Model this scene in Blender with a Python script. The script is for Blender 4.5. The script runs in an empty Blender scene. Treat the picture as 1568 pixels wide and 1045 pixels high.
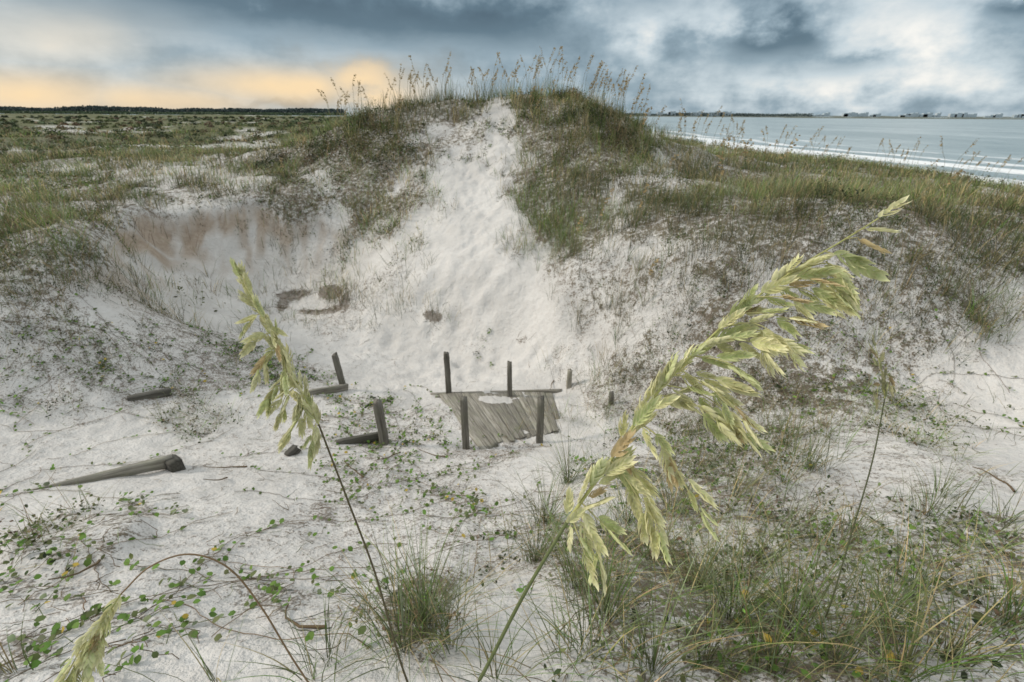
import bpy, math, numpy as np
from mathutils import Matrix, Vector
rng=np.random.default_rng(11)
CZ=4.5
P=math.radians(25.15); RO=math.radians(0.37); F=740.4
Fw=np.array([0,math.cos(P),-math.sin(P)]); R0=np.array([1.,0,0]); U0=np.array([0,math.sin(P),math.cos(P)])
Rv=R0*math.cos(RO)+U0*math.sin(RO); Uv=-R0*math.sin(RO)+U0*math.cos(RO)
CAM=np.array([0,0,CZ])
def ray(u,v): return Fw+(u-784)/F*Rv+(522.5-v)/F*Uv
def at_t(u,v,t): return CAM+ray(u,v)*t
def at_y(u,v,y):
    d=ray(u,v); return CAM+d*(y/d[1])
def at_z(u,v,z):
    d=ray(u,v); return CAM+d*(z/d[2])
def ss(a,b,x):
    t=np.clip((x-a)/(b-a),0,1); return t*t*(3-2*t)
# ---------- noise
_T=rng.random((256,256))
def vn(x,y):
    xi=np.floor(x).astype(int); yi=np.floor(y).astype(int); fx=x-xi; fy=y-yi
    fx=fx*fx*(3-2*fx); fy=fy*fy*(3-2*fy)
    a=_T[xi&255,yi&255]; b=_T[(xi+1)&255,yi&255]; c=_T[xi&255,(yi+1)&255]; d=_T[(xi+1)&255,(yi+1)&255]
    return (a*(1-fx)+b*fx)*(1-fy)+(c*(1-fx)+d*fx)*fy
def fbm(x,y,o=4):
    s=0; a=.5; n=0
    for i in range(o):
        s=s+a*vn(x*(2**i)+17.3*i,y*(2**i)-9.1*i); n+=a; a*=.5
    return s/n
# ---------- terrain
def far_h(x,y):
    xe=np.where(y<17,18.,18-(y-17)*0.16); xe=np.maximum(xe,9)+3*(fbm(x*0+3,y*.06,3)-.5)*2
    xs=33-(y-35)*.06; xs=np.maximum(xs,20)
    plat=-2.0+1.3*(fbm(x*.12+5,y*.12,4)-.5)
    s=ss(0,1,(x-xe)/7.)
    beach=-3.7-.6*np.clip((x-xe-7)/np.maximum(xs-xe-7,4),0,6)
    h=plat*(1-s)+beach*s
    e=ss(330,480,y+60*(fbm(x*.01,y*.01,3)-.5)+np.where(x<-150,-60,0))
    h=h*(1-e)+(-7)*e
    return h
zp=[ # (u,v,z rel cam)
(0,1045,-1.8),(400,1045,-1.75),(784,1045,-1.7),(1200,1045,-1.6),(1568,1045,-1.6),
(0,900,-2.1),(400,900,-2.25),(784,900,-2.2),(1200,900,-1.95),(1568,900,-1.9),
(0,780,-2.6),(300,780,-2.7),(600,780,-2.9),(850,780,-2.75),(1100,780,-2.4),(1350,780,-2.3),(1568,780,-2.2),
(0,680,-2.9),(200,680,-3.15),(450,680,-3.35),(700,680,-3.5),(850,680,-3.4),(1000,680,-3.1),(1200,680,-2.75),(1400,680,-2.6),(1568,680,-2.5),
(0,600,-2.8),(200,600,-3.1),(400,600,-3.4),(600,600,-3.65),(750,600,-3.7),(900,600,-3.55),(1050,600,-3.15),(1250,600,-2.85),(1400,600,-2.8),(1568,600,-2.6),
(0,520,-2.4),(150,520,-2.6),(300,520,-3.0),(450,520,-3.6),(600,520,-3.7),(700,520,-3.6),(800,520,-3.4),(900,520,-3.1),(1000,520,-2.8),(1150,520,-2.5),(1300,520,-2.4),(1568,520,-2.3),
(0,440,-2.0),(120,440,-2.1),(230,440,-2.6),(330,440,-3.1),(460,440,-3.4),(560,440,-3.2),(650,440,-2.99),(760,440,-2.75),(860,440,-2.5),(1000,430,-2.15),(1200,440,-1.95),(1400,440,-1.9),(1568,440,-1.9),
(0,370,-1.75),(120,370,-1.75),(215,385,-2.2),(330,390,-2.7),(430,380,-2.75),(520,380,-2.75),(660,380,-2.47),(760,380,-2.25)]
yp=[(200,326,10.1),(300,325,10.8),(390,325,11.),(440,330,11.1),(505,340,11.2),(560,320,11.6),(620,300,11.5),(700,300,11.2),(780,300,10.9),
(860,300,10.2),(860,390,8.6),(1000,300,9.2),(1000,390,7.3),(1200,300,9.1),(1200,390,6.3),(1400,300,10.8),(1400,390,6.1),(1568,310,12.),(1568,390,6.3),
(740,240,12.6),(820,240,12.),(660,240,12.8),(770,180,14.3),(700,180,14.6),(600,240,12.9),(540,240,13.3),(480,250,13.5),(430,262,13.6),
(560,190,14.5),(610,170,15.),(500,205,15.),(680,158,15.5),(780,150,15.5),(860,150,15.),(910,165,14.5),(950,195,13.5),(900,210,12.5),(1000,235,12.5),
(100,300,11.5),(0,300,11.5),(250,280,13),(100,250,17),(300,240,19),(1100,245,18),(1300,255,20),(1100,280,12)]
pts=[at_z(u,v,z) for u,v,z in zp]+[at_y(u,v,y) for u,v,y in yp]
pts+=[CAM+np.array(q) for q in [(0,-2,-1.5),(-4,-3,-1.6),(4,-3,-1.4),(0,0,-1.6),(-3,0,-1.8),(3,0,-1.5),(0,19,-1.2),(4,19,-1.3),(-4,20,-1.4)]]
for a in np.linspace(0,2*math.pi,26,endpoint=False):
    for rr in (25,32):
        x=rr*math.cos(a); y=8+rr*math.sin(a)
        pts.append(np.array([x,y,CZ+float(far_h(np.array(x),np.array(y)))]))
pts=np.array(pts)
n=len(pts)
def K(r2): return .5*r2*np.log(r2+1e-9)
d2=((pts[:,None,:2]-pts[None,:,:2])**2).sum(-1)
A=np.zeros((n+3,n+3)); A[:n,:n]=K(d2)+np.eye(n)*0.08; A[:n,n]=1; A[:n,n+1:]=pts[:,:2]; A[n:,:n]=A[:n,n:].T
sol=np.linalg.solve(A,np.r_[pts[:,2]-CZ,0,0,0])
X0,X1,Y0,Y1=-42.,42.,-34.,52.
gx=np.arange(X0,X1+.01,.25); gy=np.arange(Y0,Y1+.01,.25)
GX,GY=np.meshgrid(gx,gy,indexing='ij')
flat=np.zeros(GX.size); fx=GX.ravel(); fy=GY.ravel()
for i in range(n): flat+=sol[i]*K((fx-pts[i,0])**2+(fy-pts[i,1])**2)
flat+=sol[n]+sol[n+1]*fx+sol[n+2]*fy
TP=flat.reshape(GX.shape)
def bil(G,x,y,x0,y0,st):
    a=np.clip((x-x0)/st,0,G.shape[0]-1.001); b=np.clip((y-y0)/st,0,G.shape[1]-1.001)
    i=a.astype(int); j=b.astype(int); a=a-i; b=b-j
    return (G[i,j]*(1-a)+G[i+1,j]*a)*(1-b)+(G[i,j+1]*(1-a)+G[i+1,j+1]*a)*b
def h_base(x,y):
    x=np.asarray(x,float); y=np.asarray(y,float)
    w=1-ss(18,28,np.hypot(x,y-8))
    return w*bil(TP,x,y,X0,Y0,.25)+(1-w)*far_h(x,y)+CZ
def hit_fn(H,u,v,tmax=250):
    d=ray(u,v); t=np.exp(np.linspace(math.log(.4),math.log(tmax),900)); p=CAM[:,None]+d[:,None]*t
    g=p[2]-H(p[0],p[1]); k=np.where(g<0)[0]
    if len(k)==0: k=[len(t)-1]
    i=max(k[0],1); f=g[i-1]/(g[i-1]-g[i]+1e-12); f=min(max(f,0),1); tt=t[i-1]+(t[i]-t[i-1])*f
    return CAM+d*tt
# ---------- vegetation areas (surveyed centres and extents on the ground)
BL=[
('s',560,195,95,45,1),('s',600,235,50,38,1),('s',520,240,60,40,1),('s',690,160,60,12,.9),('s',850,158,75,20,1),('s',905,190,70,40,1),('s',960,225,50,35,1),('s',870,215,35,25,.8),('s',660,180,32,18,.8),
('c',690,158,75,14,1),('c',745,152,20,8,.8),('c',860,158,80,22,1),('c',560,185,90,32,.7),('c',920,200,60,40,.7),('c',640,160,50,12,.9),
('g',560,200,90,40,.9),('g',890,195,90,40,1),('g',960,230,60,30,1),('g',520,240,60,40,.8),
('g',1120,260,120,36,1),('g',1300,290,230,50,1),('g',1480,320,170,70,1),('g',1180,330,120,50,1),('g',1350,370,160,45,.9),('g',1500,400,90,40,.9),('s',1400,400,160,35,.8),('s',1200,380,100,30,.6),('s',1050,300,60,40,.7),('s',1300,330,200,60,.8),('s',1500,360,100,50,.9),
('G',812,314,28,26,1),('G',845,350,30,28,1),('h',900,340,70,60,1),('h',980,335,70,60,1),('h',1060,350,70,50,.8),('h',920,430,80,60,.8),('h',1030,430,80,50,.7),('s',1000,400,120,50,.4),('s',1130,440,90,50,.4),('h',960,480,50,40,.45),('h',1150,430,80,40,.5),('g',1040,340,110,50,.6),('g',930,270,50,30,.5),
('s',1440,460,110,25,.5),('h',1520,520,60,40,.5),('s',1130,540,60,30,.35),('s',1270,560,50,40,.35),('v',1440,600,50,24,.6),('v',1380,570,50,20,.5),('s',1450,650,40,30,.4),('s',1100,590,60,30,.4),('v',1310,600,70,40,.4),('v',1230,590,60,40,.4),('s',1340,560,40,20,.4),('h',1100,520,100,50,.3),('h',1300,480,100,40,.35),
('g',1080,660,60,35,.7),('s',1050,740,150,70,.9),('g',1080,780,180,80,.7),('h',1240,690,70,40,.7),('g',900,860,90,90,.9),('s',960,900,130,110,1),('g',1300,930,280,110,.75),('s',1250,860,200,110,.8),('s',1480,870,130,90,.9),('g',1500,980,120,80,.8),('v',1430,860,80,60,.9),('v',1500,920,90,70,.9),('s',1150,1000,220,70,1),('g',1000,1010,200,60,.8),('g',930,630,30,20,.7),
('v',1050,720,140,60,.6),('v',1200,950,160,80,.7),('v',1300,850,120,60,.5),('h',1440,780,60,30,.4),('g',1420,740,30,20,.4),
('g',100,300,210,45,.9),('s',60,300,160,50,.8),('g',330,245,180,30,.7),('s',430,240,60,26,1),('g',120,365,160,30,.9),('s',50,385,110,35,.9),('s',150,390,60,28,.6),('s',250,300,120,14,.8),('s',440,290,50,24,1),('s',405,300,26,14,.9),('s',470,326,24,10,.8),('s',600,258,25,14,.9),('s',340,300,60,14,.8),
('s',50,460,100,45,.8),('g',60,430,100,40,.7),('s',120,440,70,30,.7),('s',30,560,80,50,.6),('s',200,520,80,40,.5),('v',150,545,50,24,.8),('t',250,500,90,50,.8),
('v',290,500,60,22,.9),('v',345,530,70,24,1),('v',400,570,100,26,1),('v',200,580,120,26,.8),('v',60,610,80,24,.8),('s',300,640,50,30,.7),('s',120,630,60,22,.6),('t',200,560,170,70,.8),('v',290,570,70,20,.9),('v',80,540,80,30,.5),
('s',120,825,100,38,.8),('v',60,850,80,30,.6),('v',215,785,22,14,1),('v',495,790,24,18,1),('v',420,915,70,24,.9),('v',210,960,80,40,.7),('v',130,905,60,30,.7),('v',30,1010,70,40,.9),('v',20,900,40,20,.8),
('v',640,660,90,40,.7),('v',560,620,80,24,.7),('v',700,800,100,60,.75),('v',600,720,120,60,.3),('v',560,850,80,50,.3),('t',640,780,240,110,.7),('t',300,830,220,90,.5),('s',720,850,70,50,.7),('g',650,935,55,60,1),('s',660,960,60,50,.7),('s',760,920,70,60,.6),
('k',446,438,26,10,1.6),('k',505,440,18,12,1.8),('k',490,474,40,6,1.5),('k',430,458,10,16,1.5),('k',528,462,8,14,1.4),('k',662,488,14,8,1.8),('k',800,520,10,6,1),('t',950,620,60,30,.9),('t',480,610,90,60,.6),('t',580,650,90,40,.7),('v',735,530,34,26,.4),('t',730,695,90,15,.9),
('t',100,700,90,40,.4),('t',400,700,160,50,.5),
('t',1150,600,200,120,.7),('t',1350,520,200,60,.6),('t',1300,750,200,100,.7),('t',900,560,60,40,.5),
]
BW=[]
for k,u,v,ru,rv,de in BL:
    c=hit_fn(h_base,u,v); a=(hit_fn(h_base,u+ru,v)-hit_fn(h_base,u-ru,v))[:2]/2; b=(hit_fn(h_base,u,max(v-rv,140))-hit_fn(h_base,u,v+rv))[:2]/2
    dep=float((c-CAM)@Fw); ea=ru/F*dep
    if np.linalg.norm(a)>1.6*ea: a=np.array([1.,0])*ea
    lb=np.linalg.norm(b); mx=2.2*ea+.3
    if k=='c': mx=1.2
    if lb>mx: b=np.array([c[0],c[1]])/np.hypot(c[0],c[1])*mx
    M=np.array([a,b]).T
    if abs(np.linalg.det(M))<1e-4: M=np.eye(2)*ea
    BW.append((k,c[:2],np.linalg.inv(M),de))
def dens(kinds,x,y):
    out=np.zeros(np.shape(x)); nz=(fbm(x*1.5+4,y*1.5,5)-.5)*2.8
    for k,c,Mi,de in BW:
        if k not in kinds: continue
        dx=x-c[0]; dy=y-c[1]
        q=(Mi[0,0]*dx+Mi[0,1]*dy)**2+(Mi[1,0]*dx+Mi[1,1]*dy)**2
        kn=.3 if k=='k' else 1
        out=np.maximum(out,de*(1-ss(.55,1.7,q+nz*kn))*(1-ss(1.7,2.6,q)))
    return out
def far_veg(x,y):
    xe=np.where(y<17,18.,18-(y-17)*0.16); xe=np.maximum(xe,9)
    return ss(15,19,np.hypot(x,y))*(1-ss(0,5,x-xe))*(.3+.7*ss(.40,.52,fbm(x*.16+2,y*.10,4)+np.where(x>0,.14,0)+np.clip((y-60)/300,0,.2)))
# ---------- final height grid
ST=.06; hx0,hy0=-20.,-4.
hgx=np.arange(hx0,20.01,ST); hgy=np.arange(hy0,24.01,ST)
HX,HY=np.meshgrid(hgx,hgy,indexing='ij')
HG=h_base(HX,HY)
vg=np.maximum(dens('gGhsc',HX,HY),far_veg(HX,HY)); tw=dens('tv',HX,HY)
HG+=vg*(.34*(fbm(HX*1.1,HY*1.1,4)-.42))+ (tw*(1-vg))*.10*(fbm(HX*2.4,HY*2.4,3)-.45)
HG+=.16*(fbm(HX*.55+9,HY*.55,3)-.5)+.05*(fbm(HX*2.1+9,HY*2.1,3)-.5)
# eroded scarp on the left of the blowout
rim=[(110,450,0),(140,405,.4),(165,355,.9),(215,326,1.1),(290,324,1.1),(345,332,.9),(395,322,.8),(430,338,.6),(470,336,.5),(520,350,.3),(560,345,0)]
rp_=np.array([list(hit_fn(h_base,u,v)[:2])+[a] for u,v,a in rim])
SD=np.full(HX.shape,99.); SA=np.zeros(HX.shape)
wx=HX+.6*(fbm(HX*1.8,HY*1.8,5)-.5); wy=HY+.6*(fbm(HX*1.8+30,HY*1.8,5)-.5)
for i in range(len(rp_)-1):
    a=rp_[i]; b=rp_[i+1]; e=b[:2]-a[:2]; l=np.hypot(*e); t=np.clip(((wx-a[0])*e[0]+(wy-a[1])*e[1])/l**2,0,1)
    dx=wx-a[0]-t*e[0]; dy=wy-a[1]-t*e[1]; d=np.hypot(dx,dy); sg=np.where(e[0]*dy-e[1]*dx<0,1,-1)
    k=d<np.abs(SD); SD=np.where(k,d*sg,SD); SA=np.where(k,a[2]+(b[2]-a[2])*t,SA)
HG-=SA*(.30*ss(-.01,.10,SD)+.28*ss(.05,.6,SD))*(1-ss(.7,2.6,SD)); HG+=SA*.12*np.exp(-((SD+.2)/.3)**2)
face=SA*ss(0,.08,SD)*(1-ss(.25,.95,SD)); HG+=face*.24*(fbm(HX*2.8+3,HY*2.8,5)-.5)
CG=np.clip(SA*ss(0,.04,SD)*(1-ss(.05,.22,SD))*.85+face*ss(.42,.60,fbm(HX*5.3+3,HY*2.0,5)),0,1)
veg_cut=1-np.clip(SA,0,1)*ss(.0,.12,SD)*(1-ss(1.2,2.0,SD))
def dimple(cx,cy,r,dp,ang,el):
    i0=int((cx-3*r*el-hx0)/ST); i1=int((cx+3*r*el-hx0)/ST)+1; j0=int((cy-3*r*el-hy0)/ST); j1=int((cy+3*r*el-hy0)/ST)+1
    if i0<0 or j0<0 or i1>=HG.shape[0] or j1>=HG.shape[1]: return
    sx=HX[i0:i1,j0:j1]-cx; sy=HY[i0:i1,j0:j1]-cy
    a=sx*math.cos(ang)+sy*math.sin(ang); b=-sx*math.sin(ang)+sy*math.cos(ang)
    q=(a/el)**2+b*b; q/=r*r
    HG[i0:i1,j0:j1]+=-dp*np.exp(-q)+dp*.3*np.exp(-(np.sqrt(q)-1.5)**2*3)
track=[(770,190,24),(750,225,35),(740,260,45),(735,300,45),(730,350,50),(720,400,55),(720,450,65),(690,500,80),(640,550,120),(720,560,120),(480,500,60),(840,530,60)]
for i in range(560):
    k=rng.integers(0,len(track)); u,v,s=track[k]
    p=hit_fn(h_base,u+rng.normal()*s*.6,v+rng.normal()*18)
    dimple(p[0],p[1],rng.uniform(.05,.14),rng.uniform(.005,.026)*(1 if rng.random()<.8 else 1.5),rng.uniform(0,3.1),rng.uniform(1,2.2))
for i in range(900):
    x=rng.uniform(-8,8); y=rng.uniform(1,10); dimple(x,y,rng.uniform(.05,.14),rng.uniform(.006,.026),rng.uniform(0,3.1),rng.uniform(1,1.8))
op=(1-vg)*ss(7.5,9,HY)*(1-ss(14,15,HY))
HG+=op*(.20*(fbm(HX*1.9+HY*.6,HY*1.0,4)-.5)+.11*(fbm(HX*4.5+2,HY*3.,3)-.5)*ss(-1.8,-.8,HX))
# deck bed
DA,DB,DC,DD=[hit_fn(h_base,*q) for q in ((672,607),(846,603),(862,662),(738,692))]
dm=(DA+DB+DC+DD)/4
Mx=np.c_[[DA,DB,DC,DD]]; co,_,_,_=np.linalg.lstsq(np.c_[Mx[:,:2],np.ones(4)],Mx[:,2],rcond=None)
def deckz(x,y): return co[0]*x+co[1]*y+co[2]
q=np.hypot((HX-dm[0])/1.0,(HY-dm[1])/.95)
w=1-ss(.85,1.25,q)
HG=HG*(1-w)+(deckz(HX,HY)+.022+.12*(fbm(HX*2.6,HY*2.6,3)-.5))*w
def H(x,y):
    x=np.asarray(x,float); y=np.asarray(y,float)
    w=(1-ss(17,19.5,np.abs(x)))*(1-ss(20,23.5,y))*ss(-4,-2.5,y)
    far=h_base(x,y)
    hf=far+np.where(np.hypot(x,y)>16,1,0)*.4*far_veg(x,y)*(fbm(x*.5,y*.5,3)-.45)
    return w*bil(HG,x,y,hx0,hy0,ST)+(1-w)*hf
def vcut(x,y): return np.where((np.abs(x)<19)&(y<23)&(y>-3),bil(veg_cut,x,y,hx0,hy0,ST),1)
def hit(u,v): return hit_fn(H,u,v)
# ---------- mesh helpers
def newobj(name,V,Fc,mat,cols=None,attrs=None,smooth=True,parent=None):
    V=np.asarray(V,np.float32); Fc=np.asarray(Fc,np.int32); me=bpy.data.meshes.new(name)
    me.vertices.add(len(V)); me.vertices.foreach_set('co',V.ravel())
    k=Fc.shape[1]; me.loops.add(Fc.size); me.loops.foreach_set('vertex_index',Fc.ravel())
    me.polygons.add(len(Fc)); me.polygons.foreach_set('loop_start',np.arange(len(Fc),dtype=np.int32)*k)
    if smooth: me.polygons.foreach_set('use_smooth',np.ones(len(Fc),bool))
    me.update(calc_edges=True)
    if cols is not None:
        a=me.attributes.new('Col','FLOAT_COLOR','POINT'); c=np.ones((len(V),4),np.float32); c[:,:3]=cols; a.data.foreach_set('color',c.ravel())
    for nm,val in (attrs or {}).items():
        if val.ndim==1:
            a=me.attributes.new(nm,'FLOAT','POINT'); a.data.foreach_set('value',val.astype(np.float32))
        else:
            a=me.attributes.new(nm,'FLOAT_VECTOR','POINT'); a.data.foreach_set('vector',val.astype(np.float32).ravel())
    me.materials.append(mat); ob=bpy.data.objects.new(name,me); bpy.context.collection.objects.link(ob)
    if parent: ob.parent=parent
    return ob
class Bag:
    def __init__(s): s.V=[];s.F=[];s.C=[];s.n=0
    def add(s,V,Fc,C):
        V=np.asarray(V).reshape(-1,3)
        s.V.append(V); s.F.append(np.asarray(Fc).reshape(-1,3)+s.n); s.C.append(np.asarray(C).reshape(-1,3)); s.n+=len(V)
    def make(s,name,mat,parent=None):
        return newobj(name,np.concatenate(s.V),np.concatenate(s.F),mat,np.concatenate(s.C),parent=parent)
def blades(bag,base,az,h,lean,droop,w,col,S=3):
    N=len(base); t=np.linspace(0,1,S+1)[None,:]
    out=(lean[:,None]*t+droop[:,None]*t**2)*h[:,None]
    zz=h[:,None]*(t*np.sqrt(np.clip(1-lean[:,None]**2*.7,.1,1))-.45*droop[:,None]*t**2.5)
    dx=np.cos(az)[:,None]; dy=np.sin(az)[:,None]
    ctr=np.stack([base[:,0,None]+dx*out,base[:,1,None]+dy*out,base[:,2,None]+zz-.01],-1)
    sa=az+math.pi/2+rng.normal(size=N)*.5
    sd=np.stack([np.cos(sa),np.sin(sa),np.zeros(N)],-1)[:,None,:]
    hw=(w[:,None]*.5*(1-t**2.0)*(0.7+.3*np.sin(t*3)))[...,None]
    L=(ctr-sd*hw)[:,:S]; Rr=(ctr+sd*hw)[:,:S]; V=np.concatenate([np.stack([L,Rr],2).reshape(N,2*S,3),ctr[:,S:]],1)
    f=[]
    for i in range(S-1): f+=[(2*i,2*i+1,2*i+3),(2*i,2*i+3,2*i+2)]
    f.append((2*S-2,2*S-1,2*S)); f=np.array(f)
    nv=2*S+1; Fc=(np.arange(N)*nv)[:,None,None]+f[None]
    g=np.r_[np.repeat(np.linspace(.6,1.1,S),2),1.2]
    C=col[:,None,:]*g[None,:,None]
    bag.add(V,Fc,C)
def leaves(bag,c,nrm,az,L,W,col):
    N=len(c); d=np.stack([np.cos(az),np.sin(az),np.zeros(N)],-1); d=d-nrm*(d*nrm).sum(-1)[:,None]; d/=np.linalg.norm(d,axis=1,keepdims=True)+1e-9
    s=np.cross(nrm,d); L=L[:,None]; W=W[:,None]
    V=np.stack([c-d*L*.5, c-d*L*.18+s*W*.5+nrm*W*.12, c+d*L*.2+s*W*.45+nrm*W*.12, c+d*L*.5, c+d*L*.2-s*W*.45+nrm*W*.12, c-d*L*.18-s*W*.5+nrm*W*.12],1)
    f=np.array([(0,5,1),(5,4,1),(4,2,1),(4,3,2)])
    Fc=(np.arange(N)*6)[:,None,None]+f
    C=col[:,None,:]*np.array([.8,1,1.1,1.1,1.1,1])[None,:,None]
    bag.add(V,Fc,C)
def tubes(bag,Pp,Rad,col,sides=3):
    N,Kk,_=Pp.shape; T=np.gradient(Pp,axis=1); T/=np.linalg.norm(T,axis=2,keepdims=True)+1e-9
    ref=np.where(np.abs(T[...,2:3])>.8,np.array([1.,0,0]),np.array([0,0,1.]))
    a=np.cross(T,ref); a/=np.linalg.norm(a,axis=2,keepdims=True)+1e-9; b=np.cross(T,a)
    an=np.arange(sides)*2*math.pi/sides
    V=Pp[:,:,None,:]+Rad[:,:,None,None]*(np.cos(an)[None,None,:,None]*a[:,:,None,:]+np.sin(an)[None,None,:,None]*b[:,:,None,:])
    f=[]
    for i in range(Kk-1):
        for j in range(sides):
            j2=(j+1)%sides; q0=i*sides+j; q1=i*sides+j2; f+=[(q0,q1,q1+sides),(q0,q1+sides,q0+sides)]
    Fc=(np.arange(N)*Kk*sides)[:,None,None]+np.array(f)[None]
    bag.add(V,Fc,np.broadcast_to(col[:,None,None,:],(N,Kk,sides,3)))
# ---------- materials
def mk(name):
    m=bpy.data.materials.new(name); m.use_nodes=True; nt=m.node_tree; return m,nt,nt.nodes['Principled BSDF'],nt.nodes['Material Output']
def foliage(name,rough=.65,trans=.25,nsc=None):
    m,nt,b,o=mk(name); N=nt.nodes
    a=N.new('ShaderNodeAttribute'); a.attribute_name='Col'; csrc=a.outputs['Color']
    if nsc:
        g=N.new('ShaderNodeNewGeometry'); nz=N.new('ShaderNodeTexNoise'); nz.inputs['Scale'].default_value=nsc; nz.inputs['Detail'].default_value=2
        nt.links.new(g.outputs['Position'],nz.inputs['Vector'])
        mr=N.new('ShaderNodeMapRange'); mr.inputs[1].default_value=.3; mr.inputs[2].default_value=.7; mr.inputs[3].default_value=.82; mr.inputs[4].default_value=1.15
        nt.links.new(nz.outputs['Fac'],mr.inputs[0])
        vm=N.new('ShaderNodeVectorMath'); vm.operation='SCALE'; nt.links.new(csrc,vm.inputs[0]); nt.links.new(mr.outputs[0],vm.inputs['Scale']); csrc=vm.outputs[0]
    nt.links.new(csrc,b.inputs['Base Color']); b.inputs['Roughness'].default_value=rough; b.inputs['Specular IOR Level'].default_value=.3
    if trans>0:
        t=N.new('ShaderNodeBsdfTranslucent'); nt.links.new(csrc,t.inputs['Color'])
        mx=N.new('ShaderNodeMixShader'); mx.inputs[0].default_value=trans
        nt.links.new(b.outputs[0],mx.inputs[1]); nt.links.new(t.outputs[0],mx.inputs[2]); nt.links.new(mx.outputs[0],o.inputs[0])
    return m
M_grass=foliage('dune_foliage',.7,.2); M_oat=foliage('sea_oat_chaff',.6,.3,160); M_twig=foliage('dry_twig',.9,0)
def math_(nt,op,a,b=None,c=None):
    n_=nt.nodes.new('ShaderNodeMath'); n_.operation=op
    for i,x in enumerate((a,b,c)):
        if x is None: continue
        if isinstance(x,(int,float)): n_.inputs[i].default_value=x
        else: nt.links.new(x,n_.inputs[i])
    return n_.outputs[0]
def mapr(nt,x,a,b,c,d,smooth=True):
    n_=nt.nodes.new('ShaderNodeMapRange'); n_.interpolation_type='SMOOTHSTEP' if smooth else 'LINEAR'
    nt.links.new(x,n_.inputs[0])
    for i,q in enumerate((a,b,c,d)): n_.inputs[i+1].default_value=q
    return n_.outputs[0]
def mixc(nt,f,a,b):
    n_=nt.nodes.new('ShaderNodeMix'); n_.data_type='RGBA'
    if isinstance(f,(int,float)): n_.inputs[0].default_value=f
    else: nt.links.new(f,n_.inputs[0])
    for i,x in ((6,a),(7,b)):
        if isinstance(x,tuple): n_.inputs[i].default_value=(*x,1)
        else: nt.links.new(x,n_.inputs[i])
    return n_.outputs[2]
def noise(nt,vec,sc,det=4,rough=.55):
    n_=nt.nodes.new('ShaderNodeTexNoise'); n_.inputs['Scale'].default_value=sc; n_.inputs['Detail'].default_value=det; n_.inputs['Roughness'].default_value=rough
    if vec is not None: nt.links.new(vec,n_.inputs['Vector'])
    return n_.outputs['Fac']
def attr(nt,nm,out='Fac'):
    a=nt.nodes.new('ShaderNodeAttribute'); a.attribute_name=nm; return a.outputs[out]
# ground
M_g,nt,b,o=mk('dune_sand')
pos=nt.nodes.new('ShaderNodeNewGeometry').outputs['Position']
n1=noise(nt,pos,1.3,2); n2=noise(nt,pos,11,4,.65); n3=noise(nt,pos,50,3,.7)
sand=mixc(nt,mapr(nt,n1,.3,.7,0,1),(.56,.545,.525),(.67,.65,.625))
sand=mixc(nt,mapr(nt,n2,.35,.75,0,.45),sand,(.51,.48,.45))
veg=attr(nt,'veg'); lit=attr(nt,'lit'); clay=attr(nt,'clay'); fa=attr(nt,'far')
litc=mixc(nt,n3,(.07,.055,.036),(.27,.23,.165))
litc=mixc(nt,mapr(nt,n1,.35,.6,0,.65),litc,(.095,.11,.05))
f1=mapr(nt,math_(nt,'ADD',math_(nt,'MULTIPLY',veg,.43),math_(nt,'ADD',math_(nt,'MULTIPLY',n2,.6),math_(nt,'MULTIPLY',n3,.35))),.79,.95,0,.87)
col=mixc(nt,f1,sand,litc)
f2=mapr(nt,math_(nt,'ADD',math_(nt,'MULTIPLY',lit,.17),math_(nt,'ADD',math_(nt,'MULTIPLY',n3,.65),math_(nt,'MULTIPLY',n2,.35))),.65,.73,0,.75)
col=mixc(nt,f2,col,(.14,.11,.08))
cl=mixc(nt,n2,(.27,.20,.145),(.56,.48,.40))
col=mixc(nt,clay,col,cl)
fg=mixc(nt,noise(nt,pos,.35,4,.7),(.045,.065,.025),(.19,.18,.10))
col=mixc(nt,fa,col,fg)
sep=nt.nodes.new('ShaderNodeSeparateXYZ'); nt.links.new(pos,sep.inputs[0]); wet=mapr(nt,sep.outputs[2],0,.7,1,0)
col=mixc(nt,wet,col,(.28,.26,.23))
nt.links.new(col,b.inputs['Base Color']); b.inputs['Roughness'].default_value=.92; b.inputs['Specular IOR Level'].default_value=.15
bp=nt.nodes.new('ShaderNodeBump'); bp.inputs['Strength'].default_value=.7; bp.inputs['Distance'].default_value=.06
hh=math_(nt,'ADD',math_(nt,'MULTIPLY',n2,1.),math_(nt,'MULTIPLY',n3,.25))
nt.links.new(hh,bp.inputs['Height']); nt.links.new(bp.outputs[0],b.inputs['Normal'])
# ---------- ground sheet
th=np.concatenate([np.radians(np.linspace(-62,62,900)),np.radians(np.linspace(62,298,120))[1:-1]])
rr=np.concatenate([[0.0],np.linspace(.1,1,14)[:-1],np.exp(np.linspace(0,math.log(20),560)),np.exp(np.linspace(math.log(20),math.log(9000),150))[1:]])
TH,RR=np.meshgrid(th,rr,indexing='ij'); GX=RR*np.sin(TH); GY=RR*np.cos(TH)
GZ=H(GX,GY)
vc=vcut(GX,GY)
vv=dens('gGhsc',GX,GY)*vc; lt=np.maximum(dens('tvk',GX,GY),vv); fv=far_veg(GX,GY)*ss(14,22,RR)
clay_=bil(CG,GX,GY,hx0,hy0,ST)*(RR<16)
near=1-ss(14,22,RR)
GZ=GZ+.012*near*(fbm(GX*9,GY*9,2)-.5)
beachm=np.where(GZ<CZ-3.3,1,0)*np.where(RR>20,1,0)
vv=np.maximum(vv,fv)*(1-beachm)
fara=ss(25,55,RR)*far_veg(GX,GY)
nth,nr=TH.shape; idx=np.arange(nth*nr).reshape(nth,nr); i2=np.roll(idx,-1,axis=0)
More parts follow.
